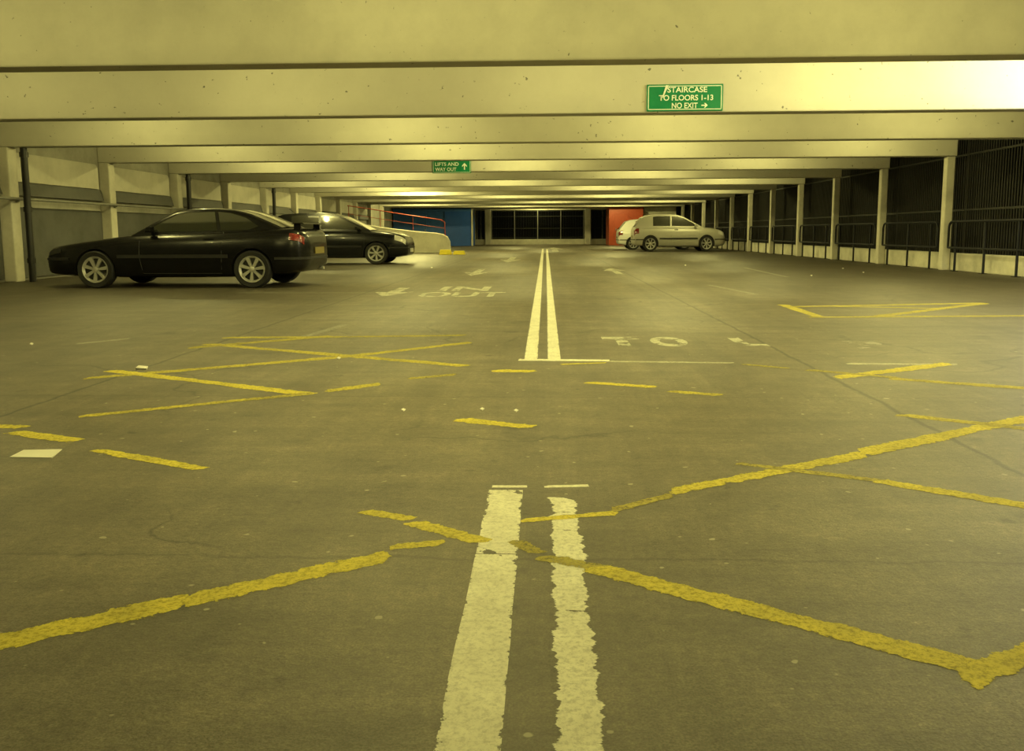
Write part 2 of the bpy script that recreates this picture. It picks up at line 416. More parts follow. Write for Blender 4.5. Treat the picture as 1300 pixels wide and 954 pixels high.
for i, (x, lab) in enumerate(((-4.25, 'yellow kerb block by the ramp end, nearer the dark hatchback'), (-3.7, 'yellow kerb block by the ramp end, nearer the aisle'))):
    m = MB().quadbox([(x,34.6,0),(x+.5,34.6,0),(x+.5,35.0,0),(x,35.0,0),(x+.05,34.66,.2-i*.05),(x+.45,34.66,.2-i*.05),(x+.45,34.94,.2-i*.05),(x+.05,34.94,.2-i*.05)])
    tag(m.build('kerb_block', M['yblock'], bevel=.02), lab, 'kerb block', 'yellow kerb blocks')

# ------------------------------------------------------------ text
def text_mesh(s, off=.012):
    c = bpy.data.curves.new('t', 'FONT'); c.body = s; c.extrude = 0; c.offset = off
    o = bpy.data.objects.new('t', c); COL.objects.link(o)
    dg = bpy.context.evaluated_depsgraph_get(); dg.update()
    me = bpy.data.meshes.new_from_object(o.evaluated_get(dg))
    bpy.data.objects.remove(o); bpy.data.curves.remove(c)
    return me
def fit_text(s, name, mat, parent, fn, off=.012):
    me = text_mesh(s, off); xs = [v.co.x for v in me.vertices]; ys = [v.co.y for v in me.vertices]
    x0, x1, y0, y1 = min(xs), max(xs), min(ys), max(ys)
    for v in me.vertices:
        v.co = Vector(fn((v.co.x-x0)/(x1-x0), (v.co.y-y0)/(y1-y0)))
    me.materials.clear(); me.materials.append(mat); me.update()
    o = bpy.data.objects.new(name, me); COL.objects.link(o)
    if parent: o.parent = parent
    return o
def sign(px0, px1, pyc, Y, lab, lines, arrow, dots=None, scratch=False):
    x0, z = atY(px0, pyc, Y); x1, _ = atY(px1, pyc, Y)
    W = x1-x0; H = W*.345; cx = (x0+x1)/2
    t = thing('direction_sign', lab, 'sign', (cx, Y, z-H/2))
    MB().box(-W/2, W/2, -.0, .02, 0, H).build('board', M['green'], t, bevel=.004)
    b = .018*W; w = .010*W; m = MB(); yy = -.003
    for (a, c, e, f) in ((-W/2+b, W/2-b, b, b+w), (-W/2+b, W/2-b, H-b-w, H-b), (-W/2+b, -W/2+b+w, b, H-b), (W/2-b-w, W/2-b, b, H-b)):
        m.box(a, c, yy, 0, e, f)
    m.build('border', M['signwhite'], t)
    for s, a, c, e, f in lines:
        fit_text(s, 'lettering', M['signwhite'], t, lambda u, v: (-W/2+(a+(c-a)*u)*W, -.004, (e+(f-e)*v)*H), .02)
    ax, az, sz, rot = arrow
    pts = [(-.5,-.09),(.15,-.09),(-.1,-.36),(.12,-.36),(.5,0),(.12,.36),(-.1,.36),(.15,.09),(-.5,.09)]
    pp = []
    for p, q in pts:
        if rot: p, q = -q, p
        pp.append((-W/2+ax*W+p*sz*H, az*H+q*sz*H))
    MB().prism_xz(pp, -.005, 0).build('arrow', M['signwhite'], t)
    if scratch:
        MB().prism_xz([(-W/2+.20*W, .50*H), (-W/2+.215*W, .5*H), (-W/2+.285*W, .96*H), (-W/2+.25*W, .97*H)], -.007, 0).build('scratch', M['signwhite'], t)
sign(821, 918, 124.5, YB[1]-.021, 'large green sign reading staircase to floors 1-13 no exit',
     [('STAIRCASE', .27, .79, .69, .90), ('TO FLOORS 1-13', .16, .87, .39, .60), ('NO EXIT', .33, .67, .10, .31)], (.76, .205, .24, False), None, True)
sign(549, 598, 211.6, YB[4]-.021, 'small distant green sign reading lifts and way out',
     [('LIFTS AND', .07, .68, .54, .80), ('WAY OUT', .07, .62, .16, .42)], (.83, .5, .5, True))

# ------------------------------------------------------------ floor markings
ZC = [0.0003]
def nextz():
    ZC[0] += .000018; return ZC[0]
def strip(p0, p1, w, mat, name, lab, cat, group=None, jag=.012, px=True):
    a = Vector(ground(*p0)) if px else Vector(p0); b = Vector(ground(*p1)) if px else Vector(p1)
    d = b-a; L = d.length; d.normalize(); nrm = Vector((-d.y, d.x)); w = w*(1.06 if 'yellow' in mat else 1.10)
    a = a-d*.02; L += .04
    e = min(w*.5, L*.3)
    cuts = [0, e] + [e+(L-2*e)*i/8 for i in range(1, 8)] + [L-e, L]
    m = MB(); z = nextz(); ed = []
    for i, q in enumerate(cuts):
        c = a+d*q
        for s in (-1, 0, 1):
            pt = c+nrm*s*(w/2+random.uniform(-jag, jag)*.25)
            m.v.append((pt.x, pt.y, z)); ed.append(1.0 if (s == 0 and 0 < i < len(cuts)-1) else 0.0)
    for i in range(len(cuts)-1):
        for s in (0, 1): m.f.append((3*i+s, 3*i+s+1, 3*i+s+4, 3*i+s+3))
    o = m.build(name, M[mat], None)
    at = o.data.attributes.new('edge', 'FLOAT', 'POINT')
    for i, v in enumerate(ed): at.data[i].value = v
    return tag(o, lab, cat, group)
GY = 'worn yellow hatching lines'; GW = 'worn white line markings'
strip((-.134, 1.0), (-.134, 2.27), .106, 'white_paint', 'painted_line', 'thick white centre line at the bottom of the view, left one, nearer than the crack', 'road marking', 'near centre lines', .006, False)
strip((-.134, 2.315), (-.136, 2.87), .106, 'white_paint', 'painted_line', 'thick white centre line, left one, short piece beyond the crack', 'road marking', 'near centre lines', .006, False)
strip((.064, 1.0), (.060, 2.80), .104, 'white_ragged', 'painted_line', 'thick white centre line at the bottom of the view, ragged right one', 'road marking', 'near centre lines', .01, False)
strip((632, 618), (662, 618), .025, 'white_paint', 'painted_line', 'short thin white dash just beyond the solid near centre line', 'road marking', GW, .003)
strip((698, 618), (740, 617), .025, 'white_paint', 'painted_line', 'short thin white dash just beyond the ragged near centre line', 'road marking', GW, .003)
strip((-.10, 5.95), (-.13, 46), .085, 'white_paint', 'painted_line', 'long white centre line running to the far end, left of the pair', 'road marking', 'far centre lines', .008, False)
strip((.062, 5.95), (.085, 46), .08, 'white_paint', 'painted_line', 'long white centre line running to the far end, right of the pair', 'road marking', 'far centre lines', .010, False)
strip((662, 457), (770, 458), .08, 'white_paint', 'painted_line', 'white bar closing the near end of the long centre lines', 'road marking', GW, .01)
strip((772, 459), (930, 461), .07, 'white_worn', 'painted_line', 'thin worn white line to the right of the centre line end', 'road marking', GW, .012)
strip((1075, 462), (1215, 463), .09, 'white_worn', 'painted_line', 'worn white bar above the right yellow hatching', 'road marking', GW, .012)
for i, (p0, p1, lab) in enumerate([((95, 437), (165, 430), 'faint white dash near the left edge of the floor'),
        ((378, 430), (440, 412), 'faint white bay mark beyond the left yellow hatching'),
        ((945, 340), (1000, 352), 'faint white bay mark on the right near the guard rails'),
        ((900, 362), (960, 374), 'faint white bay mark in front of the right yellow box'),
        ((765, 340), (792, 349), 'faint white streak right of the centre line'),
        ((300, 372), (480, 372), 'faint white bay line in front of the black coupe')]):
    strip(p0, p1, .12, 'white_faint', 'painted_line', lab, 'road marking', GW, .02)
def floor_text(s, px0, px1, py_near, py_far, mat, lab, off=.03):
    xa, ya = ground((px0+px1)/2, py_near); _, yb = ground((px0+px1)/2, py_far); z = nextz()
    xl, _ = ground(px0, (py_near+py_far)/2); xr, _ = ground(px1, (py_near+py_far)/2)
    o = fit_text(s, 'floor_lettering', M[mat], None, lambda u, v: (xl+(xr-xl)*u, ya+(yb-ya)*v, z), off)
    tag(o, lab, 'road lettering')
floor_text('OUT', 532, 640, 377, 371, 'text_worn', 'white floor lettering out, left of the centre lines', .03)
floor_text('IN', 560, 622, 369.5, 364, 'text_worn', 'white floor lettering in, beyond the word out', .03)
floor_text('T', 766, 814, 440, 428, 'text_worn', 'worn white letter t on the floor right of the centre lines', .06)
floor_text('O', 826, 872, 440, 428, 'text_worn', 'worn white letter o on the floor right of the centre lines', .06)
floor_text('L', 932, 968, 440, 429, 'text_worn', 'single worn white letter l on the floor', .06)
floor_text('3', 1080, 1126, 444, 433, 'text_faint', 'faint white number three on the right part of the floor', .05)
def floor_arrow(cx, y0, y1, hw, back, lab):
    z = nextz(); ya = min(y0, y1); yb = max(y0, y1); m = MB()
    P = [(-.3,0),(.3,0),(.3,.55),(1,.5),(0,1),(-1,.5),(-.3,.55)]
    m.v = [(cx+p*hw, (ya+(yb-ya)*q) if not back else (yb-(yb-ya)*q), z) for p, q in P]; m.f = [(0,1,2,6),(2,3,4),(2,4,6),(6,4,5)]
    tag(m.build('floor_arrow', M['text_worn']), lab, 'road marking')
x_, y_ = ground(500, 371); floor_arrow(x_, y_-.9, y_+1.0, .3, True, 'worn white arrow head painted left of the floor lettering')
x_, y_ = ground(605, 346); floor_arrow(x_, y_-1.5, y_+1.6, .28, True, 'worn white arrow beyond the floor lettering')
x_, y_ = ground(648, 330); floor_arrow(x_, y_-2.5, y_+3, .35, True, 'distant white arrow left of the centre lines')
x_, y_ = ground(780, 344); floor_arrow(x_, y_-1.5, y_+1.5, .25, False, 'worn white arrow right of the centre lines')
x_, y_ = ground(704, 317); floor_arrow(x_, y_-5, y_+6, .5, False, 'far white arrow at the end of the centre lines')
Y = [((-60, 829), (240, 762), .1, 'yellow', 'bold yellow diagonal line entering at the bottom left', .012),
 ((236, 763), (490, 707), .095, 'yellow', 'yellow diagonal line running up to the near white lines from the left', .012),
 ((503, 694), (558, 690), .05, 'yellow', 'short yellow dab left of the solid near white line', .014),
 ((465, 650), (520, 659), .055, 'yellow', 'short yellow dab, start of the near crossing diagonal', .012),
 ((526, 664), (612, 688), .075, 'yellow', 'yellow patch touching the solid near white line', .02),
 ((655, 688), (682, 702), .06, 'yellow_worn', 'small yellow patch between the two near white lines', .02),
 ((668, 661), (778, 652), .045, 'yellow', 'yellow dash over the top of the ragged white line', .014),
 ((690, 708), (765, 722), .06, 'yellow_worn', 'worn yellow piece crossing the ragged white line', .02),
 ((755, 722), (1250, 851), .085, 'yellow', 'long yellow diagonal line falling to the bottom right', .012),
 ((1225, 862), (1340, 818), .08, 'yellow', 'yellow line piece in the bottom right corner', .012),
 ((780, 647), (850, 630), .05, 'yellow_worn', 'faint yellow piece before the rising diagonal', .014),
 ((852, 625), (1097, 577), .085, 'yellow', 'yellow diagonal line rising to the right from the near white lines', .014),
 ((1095, 575), (1340, 524), .11, 'yellow', 'wide yellow diagonal line reaching the right edge', .014),
 ((938, 589), (1120, 611), .06, 'yellow_worn', 'thin yellow line falling right below the rising diagonal', .014),
 ((1115, 611), (1340, 649), .08, 'yellow', 'yellow line falling to the right edge', .012),
 ((1143, 527), (1340, 549), .09, 'yellow_mid', 'yellow line above the wide diagonal at the right edge', .014),
 ((1060, 480), (1205, 462), .13, 'yellow', 'yellow diagonal under the worn white bar', .02),
 ((1025, 470), (1140, 480), .09, 'yellow_worn', 'thin worn yellow line left of the right hatching', .02),
 ((1130, 481), (1340, 496), .11, 'yellow_mid', 'yellow line running right beneath the worn white bar', .02),
 ((993, 387), (1042, 403), .14, 'yellow_mid', 'left slanted side of the far right yellow box', .02),
 ((993, 390), (1250, 385), .17, 'yellow_worn', 'far side of the far right yellow box', .03),
 ((1025, 403), (1340, 401), .17, 'yellow_worn', 'near side of the far right yellow box', .03),
 ((1105, 403), (1252, 385), .17, 'yellow_worn', 'rising diagonal inside the far right yellow box', .03),
 ((1050, 389), (1200, 392), .14, 'yellow_worn', 'middle line inside the far right yellow box', .03),
 ((107, 481), (440, 453), .12, 'yellow_mid', 'yellow line crossing the left hatching, near half', .018),
 ((440, 453), (598, 435), .12, 'yellow_mid', 'yellow line crossing the left hatching, far half', .018),
 ((262, 437), (592, 465), .12, 'yellow_mid', 'yellow diagonal falling right through the left hatching', .018),
 ((140, 471), (392, 501), .11, 'yellow', 'bold yellow diagonal at the near side of the left hatching', .018),
 ((103, 529), (310, 508), .08, 'yellow_mid', 'yellow line at the near edge of the left hatching', .014),
 ((310, 508), (395, 500), .09, 'yellow_worn', 'worn middle piece of the near edge of the left hatching', .02),
 ((415, 497), (482, 488), .10, 'yellow_mid', 'yellow dash beyond the near edge of the left hatching', .02),
 ((240, 442), (420, 427), .14, 'yellow_worn', 'worn yellow line on the far left of the left hatching', .02),
 ((285, 429), (440, 428), .13, 'yellow_mid', 'far side of the left hatching, left half', .02),
 ((440, 428), (592, 426), .13, 'yellow_worn', 'far side of the left hatching, right half', .02),
 ((520, 481), (578, 476), .08, 'yellow_worn', 'small faint yellow dash left of the centre', .02),
 ((625, 471), (678, 472), .12, 'yellow', 'yellow dash just below the white centre line end', .02),
 ((745, 486), (832, 492), .09, 'yellow', 'yellow dash right of the white centre line end', .02),
 ((850, 497), (915, 502), .09, 'yellow_mid', 'second yellow dash right of the white centre line end', .02),
 ((583, 533), (675, 543), .11, 'yellow', 'isolated yellow blotch in the middle of the floor', .025),
 ((-30, 540), (32, 543), .09, 'yellow', 'yellow dash at the left edge of the floor', .016),
 ((16, 549), (94, 560), .09, 'yellow', 'yellow dash above the white paper scrap', .016),
 ((122, 572), (255, 596), .07, 'yellow', 'yellow dash right of the white paper scrap', .02),
 ((715, 463), (768, 461), .05, 'yellow', 'thin yellow dash under the white bar', .015),
 ((945, 463), (1000, 468), .06, 'yellow_worn', 'thin yellow dash after the worn white line', .015)]
for p0, p1, w, mt, lab, jg in Y: strip(p0, p1, w, mt, 'hatching_line', lab, 'road marking', GY, jg)

def scrap(pts, lab, z=.006, group=None):
    m = MB(); n = len(pts); c = [ground(*p) for p in pts]
    m.v = [(x, y, .0) for x, y in c]+[(x, y, z) for x, y in c]
    m.f = [tuple(range(n)), tuple(range(n, 2*n))]+[(i, (i+1)%n, n+(i+1)%n, n+i) for i in range(n)]
    tag(m.build('paper_scrap', M['paper']), lab, 'litter', group)
scrap([(12,581),(30,572),(79,571),(66,582)], 'flat white paper scrap on the floor at the left edge', .002)
scrap([(172,469),(176,466),(188,467),(186,470)], 'tiny cream scrap beside the left yellow hatching', .01)
for px, py in ((1096,346),(1070,341),(870,337),(548,340),(612,520),(40,437),(1030,350),(430,455),(512,521),(655,522)):
    s = (py-295)/110.
    scrap([(px-2*s**.5,py),(px,py-1.2*s**.5),(px+2.2*s**.5,py-.3),(px+.5,py+1.2*s**.5)], 'tiny pale speck of litter on the bare floor', .004, 'litter specks')

# ------------------------------------------------------------ cars
def smooth_tab(tab, n):
    xs = [t[0] for t in tab]; out = []
    L = xs[-1]
    S = set()
    for i in range(n+1):
        q = i/n; S.add(round(L*(.5-.5*math.cos(math.pi*q)), 4))
    for x in xs: S.add(round(x, 4))
    for x in sorted(S):
        for i in range(len(tab)-1):
            if tab[i][0] <= x <= tab[i+1][0]+1e-6:
                p0 = tab[max(0, i-1)]; p1 = tab[i]; p2 = tab[i+1]; p3 = tab[min(len(tab)-1, i+2)]
                h = p2[0]-p1[0]; t = (x-p1[0])/h; row = [x]
                for c in (1, 2, 3):
                    def sl(a, b, d):
                        s1 = (b[c]-a[c])/(b[0]-a[0]) if b[0] != a[0] else None
                        s2 = (d[c]-b[c])/(d[0]-b[0]) if b[0] != d[0] else None
                        if s1 is None: return s2
                        if s2 is None: return s1
                        if s1*s2 <= 0: return 0
                        return 2*s1*s2/(s1+s2)
                    m1 = sl(p0, p1, p2)*h; m2 = sl(p1, p2, p3)*h
                    t2, t3 = t*t, t*t*t
                    row.append((2*t3-3*t2+1)*p1[c]+(t3-2*t2+t)*m1+(-2*t3+3*t2)*p2[c]+(t3-t2)*m2)
                out.append(tuple(row)); break
    return out
G = [(0,.80),(.05,.93),(.14,.972),(.3,.99),(.48,1.0),(.62,.997),(.76,.985),(.88,.955),(.96,.91),(1.0,.85)]
def gfun(u):
    u = max(0, min(1, u))
    for (a, b), (c, d_) in zip(G, G[1:]):
        if a <= u <= c: return b+(d_-b)*(u-a)/(c-a)
    return .85
COUPE = dict(
  body=[(0,.70,.44,.50),(.02,.80,.37,.60),(.06,.88,.31,.70),(.14,.93,.26,.79),(.28,.945,.23,.84),(.5,.945,.22,.865),(1.0,.915,.18,.87),(2.0,.88,.17,.87),(2.8,.855,.17,.87),
        (3.4,.79,.18,.865),(3.9,.725,.2,.84),(4.16,.685,.21,.79),(4.30,.65,.22,.73),(4.38,.59,.25,.66),(4.41,.50,.31,.57)],
  cabin=[(.30,.86),(.36,.94),(.64,1.06),(.96,1.19),(1.22,1.258),(1.6,1.285),(1.98,1.275),(2.2,1.235),(2.50,1.09),(2.90,.865),(2.94,.79)],
  seg_ws=(7, 9), seg_rw=(1, 4), wb=.755, kb=.36, zb=.86, wheels=(.87, 3.48), r=.305,
  side=[[(1.46,.925),(2.68,.91),(2.38,1.075),(2.14,1.195),(1.92,1.228),(1.53,1.235)], [(.78,.995),(.94,.94),(1.40,.927),(1.47,1.235),(1.26,1.212),(1.0,1.135)]],
  door=[[(1.37,.30),(1.34,.88),(1.37,.92)],[(2.68,.25),(2.72,.5),(2.72,.86)],[(1.37,.24),(2.68,.24)]], handle=[(1.48,.79)])
HATCH = dict(
  body=[(0,.70,.42,.66),(.02,.88,.33,.77),(.07,.96,.27,.83),(.4,.98,.22,.86),(1.0,.975,.19,.868),(2,.97,.18,.87),(2.9,.955,.18,.868),(3.25,.93,.18,.86),
        (3.62,.88,.2,.84),(3.84,.82,.22,.80),(3.96,.74,.24,.73),(4.02,.60,.30,.64)],
  cabin=[(.05,.88),(.06,.96),(.20,1.15),(.38,1.36),(.58,1.43),(1.05,1.475),(1.55,1.478),(1.92,1.448),(2.18,1.375),(2.60,1.165),(3.05,.945),(3.07,.85)],
  seg_ws=(8, 10), seg_rw=(1, 3), wb=.775, kb=.26, zb=.94, wheels=(.72, 3.18), r=.315,
  side=[[(1.66,1.02),(2.82,1.005),(2.52,1.165),(2.16,1.335),(1.92,1.395),(1.66,1.412)], [(.84,1.025),(1.59,1.02),(1.59,1.414),(1.05,1.408),(.84,1.385)]],
  door=[[(1.625,.26),(1.625,.98)],[(2.80,.24),(2.86,.5),(2.86,.93)],[(1.05,.24),(1.62,.24)],[(1.64,.24),(2.80,.24)]], handle=[(1.76,.87)])
def make_car(name, label, spec, paintmat, loc, rz, spoiler=False, bright_moulding=False, seam='seam', scl=(1,1,1)):
    root = thing(name, label, 'car', loc, rz)
    st = smooth_tab(spec['body'], 60); L = st[-1][0]
    def at(x):
        for a, b in zip(st, st[1:]):
            if a[0] <= x <= b[0]:
                t = (x-a[0])/(b[0]-a[0]); return [a[i]+(b[i]-a[i])*t for i in range(4)]
        return st[0] if x < 0 else st[-1]
    def sy(x, z):
        r = at(x); return r[3]*gfun((z-r[2])/(r[1]-r[2]))
    m = MB(); rings = []
    for x, zt, zb, w in st:
        half = [(w*.4, zb)]+[(w*g, zb+(zt-zb)*u) for u, g in G]+[(w*.68, zt+.014), (w*.35, zt+.024)]
        ring = [(x, 0, zb)]+[(x, y, z) for y, z in half]+[(x, 0, zt+.027)]+[(x, -y, z) for y, z in half[::-1]]
        rings.append(len(m.v)); m.v += ring; n = len(ring)
    for a, b in zip(rings, rings[1:]):
        for i in range(n): m.f.append((a+i, a+(i+1)%n, b+(i+1)%n, b+i))
    m.f.append(tuple(rings[0]+i for i in range(n))); m.f.append(tuple(rings[-1]+i for i in range(n))[::-1])
    body = m.build('body', paintmat, None, 38)
    body.data.materials.append(M['trim'])
    R = spec['r']
    for wx in spec['wheels']:
        for s in (-1, 1):
            c = MB(); c.lathe_y([(0, 0), (R+.035, 0), (R+.035, .34), (0, .34)], (wx, s*.56-(.0 if s > 0 else .34), R-.0), 40, False)
            cut = c.build('cut', M['trim'])
            bm = bmesh.new(); bm.from_mesh(cut.data); bmesh.ops.remove_doubles(bm, verts=bm.verts, dist=1e-5)
            bmesh.ops.recalc_face_normals(bm, faces=bm.faces); bm.to_mesh(cut.data); bm.free()
            cut.data.materials.clear(); cut.data.materials.append(paintmat); cut.data.materials.append(M['trim'])
            for p in cut.data.polygons: p.material_index = 1
            md = body.modifiers.new('b', 'BOOLEAN'); md.operation = 'DIFFERENCE'; md.object = cut; md.solver = 'EXACT'
            dg = bpy.context.evaluated_depsgraph_get(); dg.update()
            me = bpy.data.meshes.new_from_object(body.evaluated_get(dg))
            body.modifiers.clear(); body.data = me
            bpy.data.objects.remove(cut)
    body.data.name = 'body'; body.parent = root
    zb, kb, wb = spec['zb'], spec['kb'], spec['wb']
    yw = lambda z: wb-kb*(z-zb)
    P = spec['cabin']; m = MB(); n = len(P)
    for x, z in P:
        y = yw(z); cr = .02 if z > zb+.1 else 0
        m.v += [(x, -y, z), (x, -y*.5, z+cr*.8), (x, 0, z+cr), (x, y*.5, z+cr*.8), (x, y, z)]
    for i in range(n-1):
        for k in range(4): m.f.append((5*i+k, 5*i+k+1, 5*i+k+6, 5*i+k+5))
    m.f.append(tuple(5*i for i in range(n))); m.f.append(tuple(5*i+4 for i in range(n))[::-1])
    m.f.append((0,1,2,3,4)); b = 5*(n-1); m.f.append((b,b+1,b+2,b+3,b+4)[::-1])
    m.f.append((0, 4, b+4, b))
    m.build('roof', paintmat, root, 40, .045, 4)
    for poly in spec['side']:
        for s in (-1, 1):
            q = MB(); k = len(poly)
            q.v = [(x, s*(yw(z)+.006), z) for x, z in poly]+[(x, s*(yw(z)-.01), z) for x, z in poly]
            q.f = [tuple(range(k)), tuple(range(k, 2*k))]+[(i, (i+1)%k, k+(i+1)%k, k+i) for i in range(k)]
            q.build('side_window', M['glass'], root)
    for nm, (i0, i1) in (('windscreen', spec['seg_ws']), ('rear_window', spec['seg_rw'])):
        q = MB(); pts = P[i0:i1+1]
        pts = [tuple(p) for p in pts]
        def lerp(p, r, t): return (p[0]+(r[0]-p[0])*t, p[1]+(r[1]-p[1])*t)
        pts[0] = lerp(pts[0], pts[1], .12 if nm == 'windscreen' else .22); pts[-1] = lerp(pts[-1], pts[-2], .12)
        for j, (x, z) in enumerate(pts):
            e = pts[min(j+1, len(pts)-1)]; f_ = pts[max(j-1, 0)]
            tx, tz = e[0]-f_[0], e[1]-f_[1]; ll = math.hypot(tx, tz)
            nx, nz = -tz/ll, tx/ll
            ye = yw(z)-.085
            for yy, cr in ((-ye, .004), (-ye*.5, .017), (0, .021), (ye*.5, .017), (ye, .004)):
                q.v.append((x+nx*(.006+cr), yy, z+nz*(.006+cr)))
        for j in range(len(pts)-1):
            for k in range(4): q.f.append((5*j+k, 5*j+k+1, 5*j+k+6, 5*j+k+5))
        q.build(nm, M['glass'], root, 40)
    for wx in spec['wheels']:
        for s in (-1, 1):
            yc = s*.77
            T = [(R-.10,-.085),(R-.02,-.10),(R-.004,-.085),(R,-.05),(R,.05),(R-.004,.085),(R-.02,.10),(R-.10,.085)]
            w_ = MB().lathe_y(T, (wx, yc, R), 40).build('wheel', M['tyre'], root, 45)
            MB().lathe_y([(.0, s*.03),(R-.10, s*.03),(R-.10, s*.0),(0, s*0)], (wx, yc, R), 32, False).build('brake_disc', M['hubdark'], w_)
            rm = MB()
            rm.lathe_y([(R-.105, s*.088),(R-.092, s*.096),(R-.085, s*.08),(R-.10, s*.02),(R-.125, s*.06)], (wx, yc, R), 40)
            for k in range(7):
                an = 2*math.pi*k/7+.3; u = Vector((math.cos(an), 0, math.sin(an))); v = Vector((-math.sin(an), 0, math.cos(an)))
                c0 = Vector((wx, yc, R)); Ro = R-.10; pts = []
                for yy in (s*.045, s*.085):
                    for rr_, hw in ((.03, .018), (Ro, .030)):
                        for sg in (-1, 1): pts.append(c0+u*rr_+v*hw*sg+Vector((0, yy+(s*.004 if rr_ > .1 else -s*.008), 0)))
                rm.quadbox([pts[0], pts[1], pts[3], pts[2], pts[4], pts[5], pts[7], pts[6]])
            rm.build('rim', M['alloy'], w_, 40)
            MB().lathe_y([(0, s*.05),(.048, s*.05),(.045, s*.088),(.03, s*.095),(0, s*.096)], (wx, yc, R), 20, False).build('hub_cap', M['alloy'], w_, 40)
    def patch(x0, x1, a, b, s, off, inner=None):
        q = MB(); N = 8; xs = [x0+(x1-x0)*i/N for i in range(N+1)]
        rows = []
        for x in xs:
            r = at(x); base = r[1]
            row = []
            for c_ in range(4):
                z = base-(a+(b-a)*c_/3); row.append((x+(-off if x1 < 1 else off)*.6, s*(sy(x, z)+off), z))
            rows.append(row)
        if inner is not None:
            x = x1 + (-off-.002 if x1 < 1 else off+.002); r = at(x1)
            rows.append([(x, s*inner, r[1]-(a+(b-a)*c_/3)) for c_ in range(4)])
        for row in rows: q.v += row
        for i in range(len(rows)-1):
            for c_ in range(3): q.f.append((4*i+c_, 4*i+c_+1, 4*i+c_+5, 4*i+c_+4))
        return q
    for s in (-1, 1):
        if spec is COUPE: patch(.26, .05, .06, .17, s, .009, None).build('tail_light', M['tail'], root, 60)
        else: patch(.22, .02, .04, .25, s, .009, .62).build('tail_light', M['tail'], root, 60)
        if spec is COUPE: patch(L-.34, L-.08, .05, .12, s, .006, .40).build('headlight', M['trim'], root, 60)
        else: patch(L-.34, L-.05, .03, .17, s, .008, .38).build('headlight', M['head'], root, 60)
        for line in spec['door']:
            MB().tube([(x, s*(sy(x, z)-.001), z) for (x0, z0), (x1, z1) in zip(line, line[1:]) for i in range(5) for x, z in [(x0+(x1-x0)*i/4, z0+(z1-z0)*i/4)]], .0045, 5).build('door_seam', M[seam], root)
        for hx, hz in spec['handle']:
            y = s*(sy(hx, hz)+.012)
            MB().box(hx, hx+.17, min(y, y-s*.03), max(y, y-s*.03), hz-.018, hz+.018).build('door_handle', M['trim'] if bright_moulding else paintmat, root, bevel=.008)
        q = MB(); xs = [spec['wheels'][0]+R+.08+(spec['wheels'][1]-spec['wheels'][0]-2*R-.16)*i/10 for i in range(11)]
        for x in xs:
            for z, o_ in ((.49, .002), (.49, .016), (.545, .016), (.545, .002)): q.v.append((x, s*(sy(x, z)+o_), z))
        for i in range(10):
            for c_ in range(3): q.f.append((4*i+c_, 4*i+c_+1, 4*i+c_+5, 4*i+c_+4))
        q.f.append((0,1,2,3)); q.f.append((40,41,42,43))
        q.build('side_moulding', M['trim'], root)
        mx = spec['cabin'][-2][0]-.36; mz = spec['zb']+.07
        q = MB(); cx, cy, cz = mx, s*(yw(mz)+.12), mz+.02
        q.quadbox([(cx-.05,cy-.08,cz-.04),(cx+.05,cy-.07,cz-.04),(cx+.05,cy+.07,cz-.04),(cx-.05,cy+.08,cz-.04),
                   (cx-.05,cy-.08,cz+.05),(cx+.03,cy-.06,cz+.04),(cx+.03,cy+.06,cz+.04),(cx-.05,cy+.08,cz+.05)])
        q.box(cx-.02, cx+.02, min(cy, s*(yw(mz)-.02)), max(cy, s*(yw(mz)-.02)), cz-.035, cz-.01)
        q.build('wing_mirror', paintmat, root, bevel=.016, seg=3)
    for fr in (0, 1):
        xs = [.5, .35, .2, .1, .03, .0] if not fr else [L-.5, L-.35, L-.2, L-.1, L-.04, L]
        sg = 1 if fr else -1
        line = [(x, sy(x, .47), 0) for x in xs]
        line = [(x+sg*.004, y+.005) for x, y, _ in line]; line += [(x, -y) for x, y in line[::-1]]
        q = MB()
        for x, y in line:
            for z, o_ in ((.455, -.01), (.46, .004), (.495, .004), (.50, -.01)): q.v.append((x+sg*o_, y+(o_ if y > 0 else -o_), z))
        for i in range(len(line)-1):
            for c_ in range(3): q.f.append((4*i+c_, 4*i+c_+1, 4*i+c_+5, 4*i+c_+4))
        q.build('bumper_strip', M['trim'], root)
        x = L+.006 if fr else -.006
        z0 = .34 if fr else .54
        MB().box(min(x, x+sg*.014), max(x, x+sg*.014), -.26, .26, z0, z0+.11).build('number_plate', M['plate_w'] if fr else M['plate_y'], root)
    xg = L-.03
    MB().box(xg, L+.012, -.30, .30, .47, .54).build('grille', M['trim'], root, bevel=.006)
    MB().tube([(.2, -.42, .28), (.04, -.42, .28)], .03, 10).build('exhaust_pipe', M['alloy'], root, 50)
    if spec is HATCH:
        MB().tube([(.8, 0, 1.46), (.58, 0, 1.62)], .006, 6).build('aerial', M['trim'], root)
        MB().box(.05, .11, -.3, .3, 1.02, 1.03).build('wiper', M['trim'], root)
    if spoiler:
        sp = MB().prism_xz([(.05, 1.03), (.08, 1.052), (.25, 1.045), (.26, 1.03)], -.64, .64).build('spoiler', paintmat, root, bevel=.006)
        for s in (-1, 1): MB().prism_xz([(.13, .92), (.24, .92), (.24, 1.035), (.13, 1.035)], s*.56-.02, s*.56+.02).build('spoiler_post', paintmat, sp)
    root.scale = scl
    return root
make_car('car', 'black two-door coupe with alloy wheels parked nose to the left wall', COUPE, M['black_car'], (-3.86, 14.72, 0), math.radians(180-1.0), spoiler=True)
make_car('car', 'dark hatchback facing the aisle, parked beyond the black coupe', HATCH, M['black_car2'], (-8.02, 25.1, 0), 0, scl=(1.03, 1, .98))
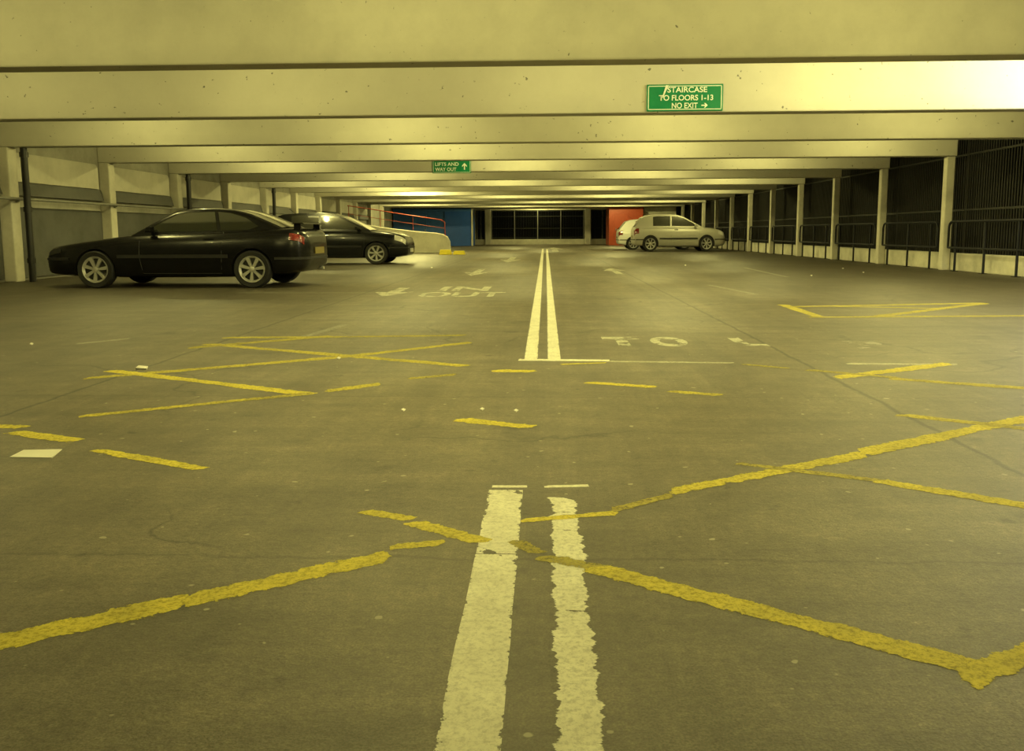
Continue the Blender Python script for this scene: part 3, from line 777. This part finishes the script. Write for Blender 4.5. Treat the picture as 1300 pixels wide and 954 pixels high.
make_car('car', 'silver hatchback parked nose to the right kerb', HATCH, M['silver'], (3.92, 39.6, 0), 0, seam='seam_s', bright_moulding=True, scl=(1.0, 1.04, 1.1))
make_car('car', 'white car mostly hidden behind the silver hatchback', HATCH, M['white_car'], (3.55, 43.4, 0), 0, seam='seam_s', bright_moulding=True)

# ------------------------------------------------------------ lamps
def lamp(x, y, power, col, lab, z=3.06):
    t = thing('ceiling_light', lab, 'light', (x, y, z), 0, 'hidden ceiling lights between the beams')
    MB().box(-.66, .66, -.03, .03, .03, ZS-z).build('housing', M['housing'], t, bevel=.01)
    MB().tube([(-.6, 0, .01), (.6, 0, .01)], .014, 8).build('tube', M['tube'], t, 50)
    ld = bpy.data.lights.new('tube_light', 'POINT'); ld.shadow_soft_size = .05
    ld.energy = power; ld.color = col
    o = bpy.data.objects.new('tube_light', ld); COL.objects.link(o); o.parent = t; o.location = (0, 0, -.08)
SOD = (1, .90, .30)
PALE = (1, .95, .55)
K = 2.95
B = lambda k: 8.4+.15+BAY*(k+.5)
lamps = [(-.2, 3.9, 52), (4.4, 3.9, 30), (-5.2, 5.9, 38), (3.0, 5.9, 44), (-1.2, 5.9, 36), (-7.4, B(0)-.4, 24), (-3.6, B(0)-.4, 29), (.2, B(0)-.4, 32), (6.9, B(0), 150), (4.0, B(0)-.2, 62),  # far-left lamp and middle lamp by the nearest beam added to brighten beams
         (-7.2, B(1)-.2, 30), (-2.6, B(1)-.2, 44), (2.2, B(1)-.2, 44), (6.4, B(1)-.2, 38), (-7.2, B(2), 30), (-2.4, B(2), 46), (2.4, B(2), 46), (6.8, B(2), 36),
         (5.4, B(3), 42), (-.6, B(3), 50), (-7, B(3), 38), (-4.6, B(4), 52), (3, B(4), 54),
         (-1.4, B(5), 58), (6, B(5), 48), (-7.4, B(5), 44), (-6.0, B(6), 72), (2, B(6), 60), (-5.5, B(7)+.9, 165), (6.5, B(7), 55), (-2, B(8), 70), (3.2, B(8), 75), (-6, B(9), 70), (0, B(10), 70), (6.5, B(10), 65), (-7.5, B(11), 95), (4.5, B(12), 80), (-2, B(12), 75), (-.5, 61.4, 40)]  # lamps by the white car and at the far kerb added to brighten them
for i, (x, y, p) in enumerate(lamps):
    b = sum(1 for q in YB if q < y)
    side = 'far left' if x < -6.2 else 'left' if x < -2.2 else 'far right' if x > 6.2 else 'right' if x > 2.1 else 'middle'
    where = 'before the nearest beam' if b == 0 else 'just behind the %s beam' % ORD[b-1]
    lamp(x, y, p*K, PALE if (b == 1 and x > 6) else SOD, ('fluorescent batten light %s, %s of its bay' % (where, side)) + (' overhead' if y < 5 else ''))

w = bpy.data.worlds.new('world'); sc.world = w; w.use_nodes = True
bg = w.node_tree.nodes['Background']; bg.inputs[0].default_value = (.10, .10, .05, 1); bg.inputs[1].default_value = .01
